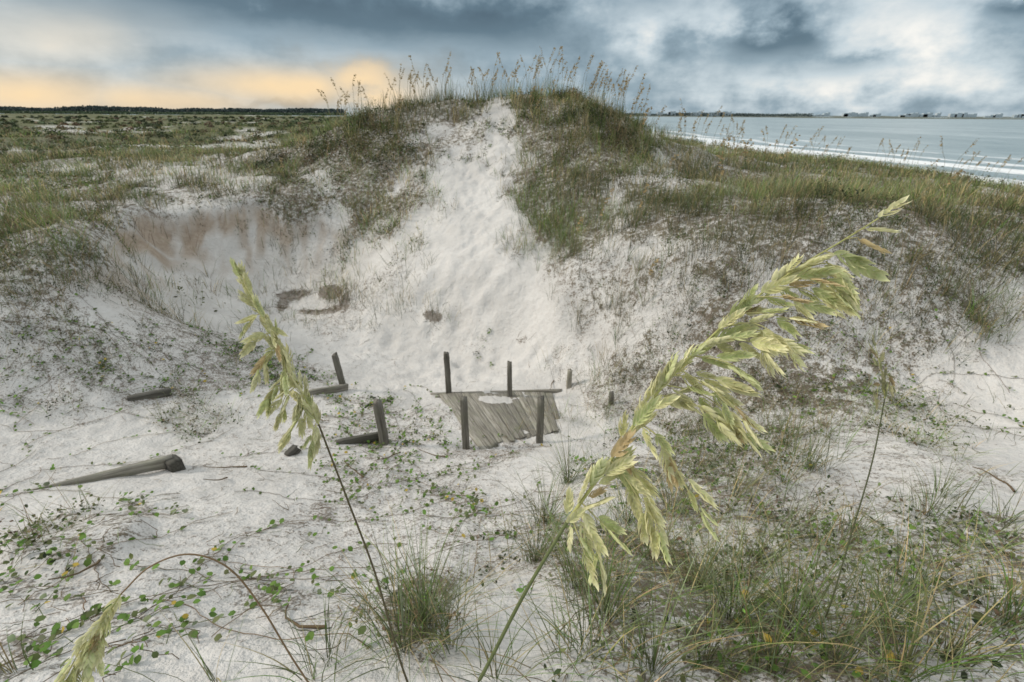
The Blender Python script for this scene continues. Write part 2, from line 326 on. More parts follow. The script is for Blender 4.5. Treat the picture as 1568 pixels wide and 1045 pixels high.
Q=np.stack([idx[:,:-1],idx[:,1:],i2[:,1:],i2[:,:-1]],-1).reshape(-1,4)
newobj('sand_dune_ground',np.stack([GX,GY,GZ],-1).reshape(-1,3),Q,M_g,attrs={'veg':vv.ravel(),'lit':(lt+.15*near).ravel(),'clay':clay_.ravel(),'far':fara.ravel()})
# ---------- sea
M_s,nt,b,o=mk('sea_water'); pos=nt.nodes.new('ShaderNodeNewGeometry').outputs['Position']
mp=nt.nodes.new('ShaderNodeMapping'); mp.inputs['Scale'].default_value=(.35,.12,1); mp.inputs['Rotation'].default_value=(0,0,.5); nt.links.new(pos,mp.inputs[0])
w1=noise(nt,mp.outputs[0],1.6,5,.65); w2=noise(nt,mp.outputs[0],.12,3)
sh=attr(nt,'shore')
fo=math_(nt,'ADD',sh,math_(nt,'MULTIPLY',math_(nt,'SUBTRACT',w1,.5),2.1))
foam=mapr(nt,fo,.36,.70,0,1)
cc=mixc(nt,mapr(nt,w2,.35,.65,0,1),(.25,.32,.34),(.40,.47,.49))
cc=mixc(nt,mapr(nt,w1,.4,.65,0,.5),cc,(.15,.21,.23))
nt.links.new(mixc(nt,foam,cc,(.88,.89,.89)),b.inputs['Base Color']); b.inputs['Roughness'].default_value=.28; b.inputs['IOR'].default_value=1.33
bp=nt.nodes.new('ShaderNodeBump'); bp.inputs['Strength'].default_value=.9; bp.inputs['Distance'].default_value=.8; nt.links.new(w1,bp.inputs['Height']); nt.links.new(bp.outputs[0],b.inputs['Normal'])
sx=np.concatenate([np.linspace(-9000,-100,20),np.linspace(-90,10,8),np.linspace(12,90,160),np.linspace(100,9000,30)]); sy=np.concatenate([np.linspace(-9000,-60,8),np.linspace(-50,250,200),np.linspace(260,9000,40)])
SX,SY=np.meshgrid(sx,sy,indexing='ij'); xs=np.maximum(33-(SY-35)*.06,20)+2*(fbm(SX*0+1,SY*.08,3)-.5)
wob=2*np.sin(SY*.05)+5*(fbm(SY*.05,SX*0+4,3)-.5)
ds=SX-xs; shore=np.exp(-((ds-1.)/3.8)**2)*1.1+.95*np.exp(-((ds-9-wob)/2.4)**2)+.75*np.exp(-((ds-17-wob)/1.8)**2)+.5*np.exp(-((ds-26-wob)/1.7)**2)
shore*=np.where((SY<240)&(SY>-50),1,0)
idx=np.arange(SX.size).reshape(SX.shape); Q=np.stack([idx[:-1,:-1],idx[1:,:-1],idx[1:,1:],idx[:-1,1:]],-1).reshape(-1,4)
SZ=np.full_like(SX,.2)+np.where(ds>0,.25*np.exp(-((ds-9-wob)/1.6)**2),0)
newobj('sea_water',np.stack([SX,SY,SZ],-1).reshape(-1,3),Q,M_s,attrs={'shore':shore.ravel()})
# ---------- scatter
pal=dict(olive=(.125,.15,.055),grey=(.185,.215,.12),straw=(.40,.32,.16),brown=(.16,.115,.065),bright=(.125,.22,.04),dark=(.045,.065,.024))
def pick(names,ps,N):
    A_=np.array([pal[k] for k in names]); i=rng.choice(len(names),N,p=np.array(ps)/sum(ps)); return A_[i]*rng.uniform(.7,1.3,(N,1))*rng.uniform(.93,1.07,(N,3))
def cand(N,r0,r1,dmax,sp=70,cut=True):
    th=np.radians(rng.uniform(-sp,sp,N)); r=np.exp(rng.uniform(math.log(r0),math.log(r1),N)); x=r*np.sin(th); y=r*np.cos(th)
    area=2*math.radians(sp)*math.log(r1/r0)*r*r/N
    keep=(rng.random(N)<dmax*area)
    if cut: keep&=(rng.random(N)<vcut(x,y)+.04)
    return x[keep],y[keep],r[keep]
def tufts(bag,x,y,r,per,h,hv,lean,w,names,ps,spread,S=3,droop=.5,cl=.15):
    n=len(x); N=n*per
    bx=np.repeat(x,per); by=np.repeat(y,per); br=np.repeat(r,per); s=np.repeat(rng.uniform(.6,1.3,n)*(.55+.9*fbm(x*.9+3,y*.9,3)),per)
    a=rng.uniform(0,2*math.pi,N); d=np.abs(rng.normal(size=N))*spread*(1+br/18)
    bx=bx+np.cos(a)*d; by=by+np.sin(a)*d; base=np.stack([bx,by,H(bx,by)],-1)
    c=pick(names,ps,n)*(.55+.9*ss(.3,.7,fbm(x*.8+11,y*.8,3)))[:,None]; c=np.repeat(c,per,0)*rng.uniform(.7,1.3,(N,1)); st=rng.random(N)<cl; c[st]=np.array(pal['straw'])*rng.uniform(.7,1.2,(st.sum(),1))
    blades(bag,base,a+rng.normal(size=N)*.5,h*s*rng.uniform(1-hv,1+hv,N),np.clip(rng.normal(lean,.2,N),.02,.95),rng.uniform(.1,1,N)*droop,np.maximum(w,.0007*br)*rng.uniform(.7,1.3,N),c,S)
G=Bag()
x,y,r=cand(100000,.8,90,90); D=np.maximum(dens('g',x,y),far_veg(x,y)*.9); k=rng.random(len(x))<D*ss(.30,.53,fbm(x*1.7,y*1.7,3))*1.25; x,y,r=x[k],y[k],r[k]
k=H(x,y)>CZ-3.6; x,y,r=x[k],y[k],r[k]
nr_=r<6
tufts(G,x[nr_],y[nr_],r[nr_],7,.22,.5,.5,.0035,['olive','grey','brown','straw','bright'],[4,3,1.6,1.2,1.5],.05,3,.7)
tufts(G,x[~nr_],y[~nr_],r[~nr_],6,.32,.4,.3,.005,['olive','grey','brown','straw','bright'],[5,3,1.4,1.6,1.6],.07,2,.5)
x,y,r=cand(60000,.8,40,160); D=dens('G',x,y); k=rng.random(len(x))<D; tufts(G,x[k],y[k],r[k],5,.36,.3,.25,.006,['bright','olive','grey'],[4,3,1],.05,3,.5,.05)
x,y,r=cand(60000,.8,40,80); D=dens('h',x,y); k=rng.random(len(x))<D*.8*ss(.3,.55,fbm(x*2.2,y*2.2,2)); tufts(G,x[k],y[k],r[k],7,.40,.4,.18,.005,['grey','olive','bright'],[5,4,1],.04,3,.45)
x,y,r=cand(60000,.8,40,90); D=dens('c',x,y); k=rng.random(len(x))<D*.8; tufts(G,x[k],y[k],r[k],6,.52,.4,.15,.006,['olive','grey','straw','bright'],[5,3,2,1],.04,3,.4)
G.make('dune_grass',M_grass)
# scrub
Sb=Bag()
def leafclumps(x,y,r,per,smin,smax,names,ps,lmin=.016,flat=1.1):
    n=len(x); N=n*per; bx=np.repeat(x,per); by=np.repeat(y,per); br=np.repeat(r,per)
    sc=np.repeat(rng.uniform(smin,smax,n),per)
    o3=rng.normal(size=(N,3)); o3/=np.linalg.norm(o3,axis=1,keepdims=True); o3[:,2]=np.abs(o3[:,2]); o3*=sc[:,None]*rng.uniform(.3,1,(N,1))
    bx=bx+o3[:,0]; by=by+o3[:,1]; c=np.stack([bx,by,H(bx,by)+o3[:,2]*flat+.01],-1)
    nn=o3/np.linalg.norm(o3,axis=1,keepdims=True)+rng.normal(size=(N,3))*.5+np.array([0,0,.4]); nn/=np.linalg.norm(nn,axis=1,keepdims=True)
    Lf=np.maximum(lmin,.0028*br)*rng.uniform(.6,1.5,N)
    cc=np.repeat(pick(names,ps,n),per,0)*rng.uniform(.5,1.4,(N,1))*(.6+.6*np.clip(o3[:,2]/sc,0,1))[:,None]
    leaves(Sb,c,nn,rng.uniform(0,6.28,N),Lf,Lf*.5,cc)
x,y,r=cand(90000,.8,60,90); D=np.maximum(dens('s',x,y),.25*far_veg(x,y)); k=rng.random(len(x))<D*ss(.37,.53,fbm(x*1.9+7,y*1.9,3))*1.2; x,y,r=x[k],y[k],r[k]
k=H(x,y)>CZ-3.6; x,y,r=x[k],y[k],r[k]
tufts(Sb,x,y,r,5,.20,.5,.6,.004,['brown','olive','grey','straw','bright'],[3,5,3,1.2,1],.07,2,.5,.12)
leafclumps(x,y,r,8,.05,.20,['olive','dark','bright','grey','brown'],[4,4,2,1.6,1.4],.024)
x,y,r=cand(9000,9,260,.4); D=np.maximum(far_veg(x,y),dens('gs',x,y)*.6); k=(rng.random(len(x))<D)&(H(x,y)>CZ-3.3); leafclumps(x[k],y[k],r[k],45,.25,.75,['dark','olive','brown','grey'],[4,3,2,1],.05,.8)
for u,v,s in [(530,205,.5),(560,180,.5),(590,195,.5),(610,230,.5),(580,240,.5),(545,230,.5),(505,230,.5),(480,240,.4),(600,160,.4),(640,158,.3),(890,175,.5),(920,190,.5),(860,180,.45),(950,215,.5),(930,225,.4),(820,165,.35),(975,230,.4),(440,245,.4),(415,255,.4),(690,150,.3),(840,150,.35),(880,150,.35)]:
    p=hit(u,v)
    for j in range(5):
        xx=np.array([p[0]+rng.normal()*s*.6]); yy=np.array([p[1]+rng.normal()*s*.6]); leafclumps(xx,yy,np.hypot(xx,yy),130,s*.5,s,['dark','olive','brown'],[4,4,1.5],.03,.9)
x,y,r=cand(60000,3,30,34); D=dens('v',x,y); k=(rng.random(len(x))<D*ss(.38,.52,fbm(x*1.5,y*1.5,3)))&(r>4.5); leafclumps(x[k],y[k],r[k],9,.05,.13,['bright','olive','dark'],[4,2,1.5],.035,.7)
Sb.make('dune_scrub',M_grass)
# creeping vine
Vn=Bag()
x,y,r=cand(60000,.8,30,75); D=dens('v',x,y); k=rng.random(len(x))<D*ss(.38,.52,fbm(x*1.5,y*1.5,3)); x,y,r=x[k],y[k],r[k]
n=len(x); per=6; Kk=6
head=rng.uniform(0,6.28,n)[:,None]+np.cumsum(rng.normal(size=(n,Kk))*.5,1); step=.05
px=x[:,None]+np.cumsum(np.cos(head)*step,1); py=y[:,None]+np.cumsum(np.sin(head)*step,1)
Pp=np.stack([px,py,H(px,py)+.008+.02*rng.random((n,Kk))],-1)
tubes(Vn,Pp,np.full((n,Kk),.0018),pick(['brown','olive'],[3,1],n))
def vineleaves(C0,lo=.02,hi=.042):
    N=len(C0); C0=C0+rng.normal(size=(N,3))*[.02,.02,.006]; C0[:,2]=np.maximum(C0[:,2],H(C0[:,0],C0[:,1]))+.016
    nn=rng.normal(size=(N,3))*.45+[0,0,1]; nn/=np.linalg.norm(nn,axis=1,keepdims=True); L_=rng.uniform(lo,hi,N)
    cc=pick(['bright','olive','grey'],[6,3,1],N)*.9; yl=rng.random(N)<.04; cc[yl]=(.45,.33,.06)
    leaves(Vn,C0,nn,rng.uniform(0,6.28,N),L_,L_*.72,cc)
pi=rng.integers(0,Kk,(n,per)); vineleaves(np.take_along_axis(Pp,pi[...,None].repeat(3,-1),1).reshape(-1,3))
nR=96; Kk=26; st_=[]
for i in range(nR):
    q=[(200,560,150,40),(380,560,80,30),(640,650,120,50),(620,780,160,80),(200,900,180,60),(100,720,90,50),(620,700,100,40),(1400,600,120,50)][i%8]
    p=hit(q[0]+rng.normal()*q[2]*.6,q[1]+rng.normal()*q[3]*.6); st_.append(p[:2])
st_=np.array(st_); head=rng.uniform(0,6.28,nR)[:,None]+np.cumsum(rng.normal(size=(nR,Kk))*.22,1); step=.05
px=st_[:,:1]+np.cumsum(np.cos(head)*step,1); py=st_[:,1:]+np.cumsum(np.sin(head)*step,1); Pp=np.stack([px,py,H(px,py)+.004+.010*rng.random((nR,Kk))],-1)
tubes(Vn,Pp,np.full((nR,Kk),.0020),pick(['brown'],[1],nR)*1.2)
pi=rng.integers(0,Kk,(nR,14)); vineleaves(np.take_along_axis(Pp,pi[...,None].repeat(3,-1),1).reshape(-1,3),.024,.048)
Vn.make('creeping_beach_vine',M_grass)
# twigs and litter
T=Bag()
def twigs(x,y,r,lo=.008,hi=.04):
    n=len(x); Kk=6; head=rng.uniform(0,6.28,n)[:,None]+np.cumsum(rng.normal(size=(n,Kk))*.45,1); step=rng.uniform(lo,hi,n)[:,None]
    px=x[:,None]+np.cumsum(np.cos(head)*step,1); py=y[:,None]+np.cumsum(np.sin(head)*step,1)
    Pp=np.stack([px,py,H(px,py)+.003+rng.random((n,Kk))*.012+(rng.random((n,1))**3)*np.linspace(0,.08,Kk)],-1)
    tubes(T,Pp,np.maximum(rng.uniform(.0008,.0028,n),.0003*r)[:,None]*np.linspace(1.1,.6,Kk),pick(['brown','dark','grey'],[5,1,1],n))
x,y,r=cand(70000,.8,25,110); D=np.maximum(np.maximum(dens('t',x,y),.6*dens('gs',x,y)),.6*dens('v',x,y)); D=np.maximum(D,.06*(y<7)); k=rng.random(len(x))<D*.8*ss(.3,.6,fbm(x*2,y*2+3,3)); twigs(x[k],y[k],r[k])
x,y,r=cand(90000,5,14,420,60,False); k=rng.random(len(x))<dens('k',x,y)*.8; twigs(x[k],y[k],r[k],.006,.025)
for u,v in [(350,730),(390,715),(690,700),(480,645),(620,690),(850,580),(1560,760),(560,735),(160,850),(520,960)]:
    p=hit(u,v); a=rng.uniform(0,6.28); Kk=7; hd=a+np.cumsum(rng.normal(size=Kk)*.3); l=rng.uniform(.04,.07)
    px=p[0]+np.cumsum(np.cos(hd))*l; py=p[1]+np.cumsum(np.sin(hd))*l; Pq=np.stack([px,py,H(px,py)+.01+np.linspace(0,rng.uniform(0,.12),Kk)],-1)[None]
    tubes(T,Pq,np.linspace(.008,.003,Kk)[None],np.array([pal['brown']])*.8,5)
T.make('twig_litter',M_twig)
# ---------- sea oats
def cr(pts,m=8):
    p=np.array(pts,float); p=np.vstack([2*p[0]-p[1],p,2*p[-1]-p[-2]]); o=[]
    for i in range(1,len(p)-2):
        for t in np.linspace(0,1,m,endpoint=False):
            o.append(.5*((2*p[i])+(-p[i-1]+p[i+1])*t+(2*p[i-1]-5*p[i]+4*p[i+1]-p[i+2])*t*t+(-p[i-1]+3*p[i]-3*p[i+1]+p[i+2])*t**3))
    o.append(p[-2]); return np.array(o)
def unit(v): return v/(np.linalg.norm(v)+1e-12)
def floret(bag,b,d,nm,L,W,cg,cs):
    s=unit(np.cross(nm,d)); ts=[.0,.14,.34,.6,.82,1]; ws=[.35,.9,1,.72,.3,0]; V=[];C=[]
    for t,w in zip(ts,ws):
        c=b+d*L*t+nm*W*.42*math.sin(t*3.1)
        V+=[c-s*W*w*.5-nm*W*w*.3,c,c+s*W*w*.5-nm*W*w*.3]; k=min(1,t*1.15)
        C+=[cs*(.72+.28*t),cg*(1-k)+cs*k*.95,cs*(.72+.28*t)]
    f=[]
    for i in range(5):
        for j in range(2):
            q=i*3+j; f+=[(q,q+1,q+4),(q,q+4,q+3)]
    bag.add(V,f,C)
def spikelet(bag,b,d,L,tone=1.):
    d=unit(d); nm=unit(np.cross(d,unit(rng.normal(size=3)*.8+np.array([0,-.6,.3])))); nm=unit(np.cross(d,nm)); s=unit(np.cross(nm,d))
    hue=rng.random()
    if hue<.62: cs=np.array([.92,.87,.55]); cg=np.array([.58,.60,.25])
    elif hue<.95: cs=np.array([.82,.82,.46]); cg=np.array([.40,.49,.17])
    else: cs=np.array([.74,.60,.34]); cg=np.array([.46,.34,.16])
    cs=cs*rng.uniform(.85,1.05)*tone; cg=cg*rng.uniform(.75,1.2)*tone
    nf=rng.integers(8,12); wsc=rng.uniform(.85,1.15)
    for i in range(nf):
        k=i/(nf-1); sg=1 if i%2 else -1; an=math.radians(23-15*k)+rng.normal()*.07
        if i==nf-1: an=0
        fl=L*(.44-.10*k)*rng.uniform(.88,1.15); bb=b+d*L*(.02+.64*k)+s*sg*L*.014
        fd=unit(d*math.cos(an)+s*sg*math.sin(an)+nm*rng.normal()*.08)
        n2=unit(nm+s*sg*.6); n2=unit(n2-fd*np.dot(n2,fd))
        floret(bag,bb+nm*.0006*(i%2),fd,n2,fl,L*.135*wsc*rng.uniform(.85,1.15),cg,cs)
def stem(bag,pts,r0,r1,col,m=8,sides=7):
    p=cr(pts,m)[None]; tubes(bag,p,np.linspace(r0,r1,p.shape[1])[None],np.array([col]),sides)
def sea_oat(name,stempx,headpx,branches,L,gap,root,r0=.0022,tone=1.,splay=.4,scol=(.17,.2,.08),stop=1.,tips=()):
    par=bpy.data.objects.new(name,None); bpy.context.collection.objects.link(par)
    S_=Bag(); Hd=Bag()
    sp=[at_t(*q) for q in stempx]; e0=sp[0]; sl=sp[0]-sp[1]; sl=sl/np.linalg.norm(sl)
    if np.linalg.norm(e0-root)>.5: sp=[root,root*.5+e0*.5+sl*.08,root*.2+e0*.8+sl*.06]+sp
    else: sp=[root]+sp
    stem(S_,sp,r0*1.2,r0*.8,scol)
    hp=[at_t(*q) for q in headpx]; stem(S_,hp,r0*.8,r0*.3,(.50,.50,.20))
    allb=[(hp,1.)]+[([at_t(*q) for q in b_],.95) for b_ in branches]
    for bi,(bp_,sc) in enumerate(allb):
        c=cr(bp_,12); seg=np.linalg.norm(np.diff(c,axis=0),axis=1); cum=np.r_[0,np.cumsum(seg)]; tot=cum[-1]
        if bi: tubes(S_,c[None],np.linspace(.0009,.0004,len(c))[None],np.array([(.55,.52,.25)]),5)
        s_=gap*.5 if bi else 0.0; k=0; g_=gap*(.66 if bi==0 else .9); lim=tot*(stop if bi==0 else 1)
        while s_<=lim:
            pp=np.array([np.interp(s_,cum,c[:,j]) for j in range(3)]); q2=np.array([np.interp(min(s_+.004,tot),cum,c[:,j]) for j in range(3)]); q1=np.array([np.interp(max(s_-.004,0),cum,c[:,j]) for j in range(3)])
            tg=unit(q2-q1); side=unit(np.cross(tg,rng.normal(size=3)*.7+np.array([0,1.,.3])*(1 if k%2 else -1)))
            e=s_/tot; dd=unit(tg+side*splay*rng.uniform(.3,1.3)*(1-.4*e)+np.array([0,0,-.18])+rng.normal(size=3)*.10)
            ped=side*rng.uniform(.001,.005)
            spikelet(Hd,pp+ped,dd,L*rng.uniform(.7,1.15)*(1-.1*e),tone)
            s_+=g_*rng.uniform(.7,1.3); k+=1
        if bi or stop==1: spikelet(Hd,c[-1],unit(c[-1]-c[-3]),L*.9,tone)
    for a,b_,c_ in tips:
        a,b_,c_=at_t(*a),at_t(*b_),at_t(*c_); tubes(S_,np.array([[a,(a+b_)/2,b_]]),np.array([[.0008,.0006,.0005]]),np.array([(.45,.42,.2)]),5)
        spikelet(Hd,b_,c_-b_,np.linalg.norm(c_-b_),tone)
    S_.make('stem',M_oat,par); Hd.make('seed_head',M_oat,par)
g=lambda x,y: np.array([x,y,float(H(x,y))-.02])
t0=.50
sea_oat('sea_oat_plant',[(690,1110,.53),(735,1040,.52),(800,915,.51),(868,800,t0)],
 [(868,800,t0),(935,705,t0),(1000,610,t0),(1075,530,t0),(1150,462,.505),(1230,405,.51),(1285,372,.515),(1345,335,.52)],
 [[(1205,420,.51),(1240,408,.50),(1270,404,.49),(1285,420,.485)],[(1190,432,.51),(1230,425,.5),(1262,430,.49),(1280,448,.485)],[(1160,455,.505),(1195,455,.495),(1225,463,.485)],[(1215,415,.51),(1250,415,.505),(1278,440,.5)],[(1180,440,.505),(1225,442,.5),(1262,458,.49)],
  [(1110,500,.505),(1150,495,.495),(1180,507,.485),(1197,525,.48)],[(1085,520,.5),(1130,520,.495),(1158,527,.485),(1168,537,.48)],[(1060,545,.5),(1095,550,.49),(1120,558,.48),(1130,566,.48)],[(1130,480,.505),(1170,480,.5),(1210,488,.49)],[(1100,505,.505),(1145,508,.5),(1190,522,.49)],
  [(1040,565,.5),(1080,590,.49),(1115,615,.48),(1135,640,.475)],[(1020,590,.5),(1065,600,.5),(1105,625,.495),(1130,655,.49)],[(1035,575,.5),(1075,580,.5),(1110,590,.49)],[(1005,605,.5),(1050,612,.5),(1095,640,.495),(1138,665,.49)],
  [(975,645,.5),(1010,672,.49),(1040,725,.48),(1063,770,.475),(1072,785,.475)],[(950,690,.5),(970,725,.495),(993,775,.485),(1008,815,.48)],[(935,705,.5),(960,735,.49),(978,765,.485),(982,785,.485)],
  [(890,770,.5),(912,792,.495),(928,808,.49)],[(875,790,.5),(885,820,.495),(896,850,.49)],[(885,785,.5),(903,810,.495),(916,838,.49),(920,860,.49)]],
 .040,.0140,g(-.12,.33),.0023,splay=.5,stop=.82,
 tips=[((1335,341,.52),(1345,334,.52),(1394,300,.52)),((1310,355,.515),(1325,350,.51),(1380,353,.505)),((1295,366,.515),(1312,364,.51),(1368,390,.505)),((1280,385,.51),(1292,395,.505),(1368,432,.5)),((1262,385,.51),(1275,388,.505),(1338,408,.5)),((1265,400,.51),(1280,420,.505),(1316,478,.5)),((1240,420,.51),(1262,435,.505),(1310,488,.5))])
sea_oat('sea_oat_plant',[(650,1120,.86),(612,1010,.84),(575,880,.82),(530,760,.8),(488,650,.78)],
 [(488,650,.78),(470,615,.78),(447,570,.775),(425,525,.77),(400,480,.765),(380,448,.76),(368,425,.76)],
 [[(470,615,.78),(455,645,.77),(443,665,.77)],[(485,645,.78),(478,670,.77),(476,690,.77)],[(447,570,.775),(422,590,.77),(410,610,.765)],[(455,590,.775),(437,608,.77),(430,630,.77)],[(425,525,.77),(407,550,.765),(398,570,.76)],[(415,510,.77),(397,515,.765),(390,522,.76)],[(400,480,.765),(388,485,.76),(383,492,.76)],[(432,540,.77),(436,558,.765),(437,575,.76)],[(410,500,.77),(418,510,.765),(422,525,.76)],[(460,595,.775),(462,620,.77),(462,640,.77)]],
 .040,.0115,g(-.25,.6),.0019,.9,scol=(.13,.11,.06))
sea_oat('sea_oat_plant',[(520,1110,.62),(455,1020,.6),(400,930,.58),(350,870,.56),(290,849,.55),(230,868,.54),(185,910,.535)],
 [(185,910,.535),(160,950,.53),(140,990,.53),(110,1040,.53),(90,1090,.53)],
 [[(165,940,.53),(135,975,.525),(115,1010,.52),(100,1040,.52)],[(160,950,.53),(150,985,.525),(140,1030,.52)],[(150,975,.53),(125,1010,.53),(95,1050,.53)]],
 .036,.012,g(-.1,.5),.0011,.95,scol=(.26,.18,.10),splay=.3)
sea_oat('sea_oat_plant',[(1270,930,1.5),(1300,830,1.45),(1335,710,1.4),(1355,610,1.38)],
 [(1355,610,1.38),(1352,580,1.37),(1345,550,1.36),(1340,530,1.36)],
 [[(1355,600,1.38),(1345,590,1.37),(1343,610,1.37)],[(1350,570,1.37),(1360,575,1.36),(1364,590,1.36)]],
 .040,.016,hit(1255,960),.0022,.55,scol=(.11,.12,.06))
# distant stand of sea oats
O=Bag()
loc=[]
def stand(n,u0,u1,vr,yr):
    for _ in range(n):
        u=rng.uniform(u0,u1); yy=rng.uniform(*yr); p=at_y(u,175,yy); loc.append((p[0],yy))
stand(22,500,620,0,(13.5,15.5)); stand(34,620,790,0,(14.5,16.0)); stand(60,780,960,0,(13,16)); 
stand(12,950,1010,0,(11.5,14)); stand(40,1030,1200,0,(12,20)); stand(50,1200,1600,0,(13,26)); stand(6,80,480,0,(11,20))
for q in [(905,400),(960,400),(1010,300),(1120,280),(1140,300),(1170,330),(1160,260),(1420,340),(985,470),(880,390),(1080,320),(1100,350)]:
    p=hit(*q); loc.append((p[0],p[1]))
for x_,y_ in loc:
    z_=float(H(x_,y_)); h_=rng.uniform(.65,1.3); a=rng.uniform(-1.2,1.2)+(math.pi if rng.random()<.25 else 0); ln=rng.uniform(.03,.22)*h_; dv=np.array([math.cos(a),math.sin(a),0])
    hd_=rng.uniform(.22,.34)*h_
    b0=np.array([x_,y_,z_-.02]); p1=b0+dv*ln*.3+[0,0,h_*.5]; p2=b0+dv*ln*.7+[0,0,h_-hd_]; p3=b0+dv*(ln+.03)+[0,0,h_-hd_*.4]; p4=b0+dv*(ln+.09)+[0,0,h_]
    stem(O,[b0,p1,p2,p3,p4],.0045,.0024,np.array((.25,.22,.11))*rng.uniform(.7,1.2),3,3)
    m_=22; c=cr([p2,p3,p4],8); k=rng.integers(0,len(c),m_); C0=c[k]+rng.normal(size=(m_,3))*[.015,.015,.015]+dv*.012+[0,0,-.015]
    nn=rng.normal(size=(m_,3)); nn[:,2]*=.3; nn/=np.linalg.norm(nn,axis=1,keepdims=True); L_=rng.uniform(.03,.06,m_)
    leaves(O,C0,nn,rng.uniform(-.6,.6,m_)+a,L_,L_*.42,np.array((.40,.30,.15))*rng.uniform(.6,1.2,(m_,1)))
    bl=5; blades(O,np.repeat(b0[None],bl,0),rng.uniform(0,6.28,bl),rng.uniform(.3,.55,bl),rng.uniform(.1,.5,bl),rng.uniform(.2,.7,bl),np.full(bl,.009),pick(['olive','grey'],[2,1],bl))
O.make('sea_oat_stand',M_grass)
# individual foreground grass clumps
def clump(bag,u,v,n,h,lean=.22,w=.004,names=('grey','olive','straw','bright'),ps=(3,4,1.6,1.4),sp=.05,droop=.8):
    p=hit(u,v); a=rng.uniform(0,6.28,n); d=np.abs(rng.normal(size=n))*sp; bx=p[0]+np.cos(a)*d; by=p[1]+np.sin(a)*d
    blades(bag,np.stack([bx,by,H(bx,by)],-1),a+rng.normal(size=n)*.6,h*rng.uniform(.45,1.15,n),np.clip(rng.normal(lean,.15,n),.02,.9),rng.uniform(.1,1,n)*droop,w*rng.uniform(.6,1.2,n),pick(list(names),ps,n),6)
Cg=Bag()
for q in [(650,960,150,.46),(620,1000,70,.5),(690,990,60,.4),(500,1010,30,.34),(480,1040,26,.4),(870,740,110,.52),(835,800,110,.48),(820,860,90,.45),(880,900,110,.42),(930,950,90,.4),(1070,900,120,.36),(1120,950,120,.4),(1210,960,100,.38),(1350,960,70,.36),(1450,1010,80,.38),(1000,1030,80,.36),(1240,720,80,.42),(1200,740,50,.38),(1420,790,60,.34),(1440,760,50,.36),(1510,520,30,.34),(1085,650,60,.38),(930,640,40,.34),(1300,820,50,.34),(760,1040,40,.34),(330,1045,16,.35),(20,1030,20,.3),(1540,800,30,.34),(360,560,25,.3),(815,345,80,.5),(842,368,60,.42),(1000,860,70,.36),(1160,860,70,.36),(1280,1020,90,.36),(1540,960,70,.36),(1030,780,80,.36),(960,800,80,.38),(1130,760,60,.36),(1080,1010,80,.36),(900,1000,60,.36),(1400,900,50,.32),(1180,1030,70,.36),(1380,1040,70,.36),(560,950,20,.3),(1020,720,60,.34)]:
    clump(Cg,*q)
Cg.make('tall_grass_clumps',M_grass)
# ---------- wood
M_w,nt,b,o=mk('weathered_wood'); lc=attr(nt,'lc','Vector')
mp=nt.nodes.new('ShaderNodeMapping'); mp.inputs['Scale'].default_value=(3,60,60); nt.links.new(lc,mp.inputs[0])
wn=noise(nt,mp.outputs[0],1.,5,.7); pb=noise(nt,lc,5,3)
gc=mixc(nt,mapr(nt,wn,.3,.7,0,1),(.11,.095,.075),(.38,.36,.31)); gc=mixc(nt,mapr(nt,pb,.45,.7,0,.5),gc,(.24,.24,.17))
vm=nt.nodes.new('ShaderNodeVectorMath'); vm.operation='MULTIPLY'; nt.links.new(gc,vm.inputs[0]); nt.links.new(attr(nt,'Col','Color'),vm.inputs[1])
nt.links.new(vm.outputs[0],b.inputs['Base Color']); b.inputs['Roughness'].default_value=.9
bp=nt.nodes.new('ShaderNodeBump'); bp.inputs['Strength'].default_value=.8; bp.inputs['Distance'].default_value=.006; nt.links.new(wn,bp.inputs['Height']); nt.links.new(bp.outputs[0],b.inputs['Normal'])
def beam(name,items,parent=None):
    V=[];Fq=[];C=[];LC=[]; n0=0
    for it in items:
        p0,p1,w,h,tone=it[:5]; taper=it[5] if len(it)>5 else 1.; jit=it[6] if len(it)>6 else .05
        p0=np.array(p0);p1=np.array(p1); d=unit(p1-p0); up=np.array([0,0,1.]) if abs(d[2])<.8 else np.array([0,1.,0]); s=unit(np.cross(d,up)); n_=np.cross(s,d); Lg=np.linalg.norm(p1-p0); seg=max(5,int(Lg/.08))
        cs=np.array([(-1,-.82),(-.82,-1),(.82,-1),(1,-.82),(1,.82),(.82,1),(-.82,1),(-1,.82)])*.5; off=rng.uniform(0,50)
        ej=rng.normal(size=8)*w*.18
        for i in range(seg+1):
            t=i/seg; k=1+(taper-1)*t; kk=k*(.93 if i in(0,seg) else 1)
            for j,(a,b_) in enumerate(cs):
                q=p0+d*Lg*t+s*a*w*kk*(1+rng.normal()*jit)+n_*b_*h*kk*(1+rng.normal()*jit)
                if i==seg: q=q+d*ej[j]
                V.append(q); C.append((tone,)*3); LC.append((Lg*t+off,a*w+off,b_*h))
        for i in range(seg):
            for j in range(8): Fq.append((n0+i*8+j,n0+i*8+(j+1)%8,n0+(i+1)*8+(j+1)%8,n0+(i+1)*8+j))
        for base,rev in ((n0,1),(n0+seg*8,0)):
            for tri in ((0,1,2,3),(0,3,4,7),(7,4,5,6)):
                f=[base+q for q in tri]; Fq.append(tuple(f[::-1] if rev else f))
        n0+=(seg+1)*8
    return newobj(name,V,Fq,M_w,np.array(C),attrs={'lc':np.array(LC)},smooth=False,parent=parent)
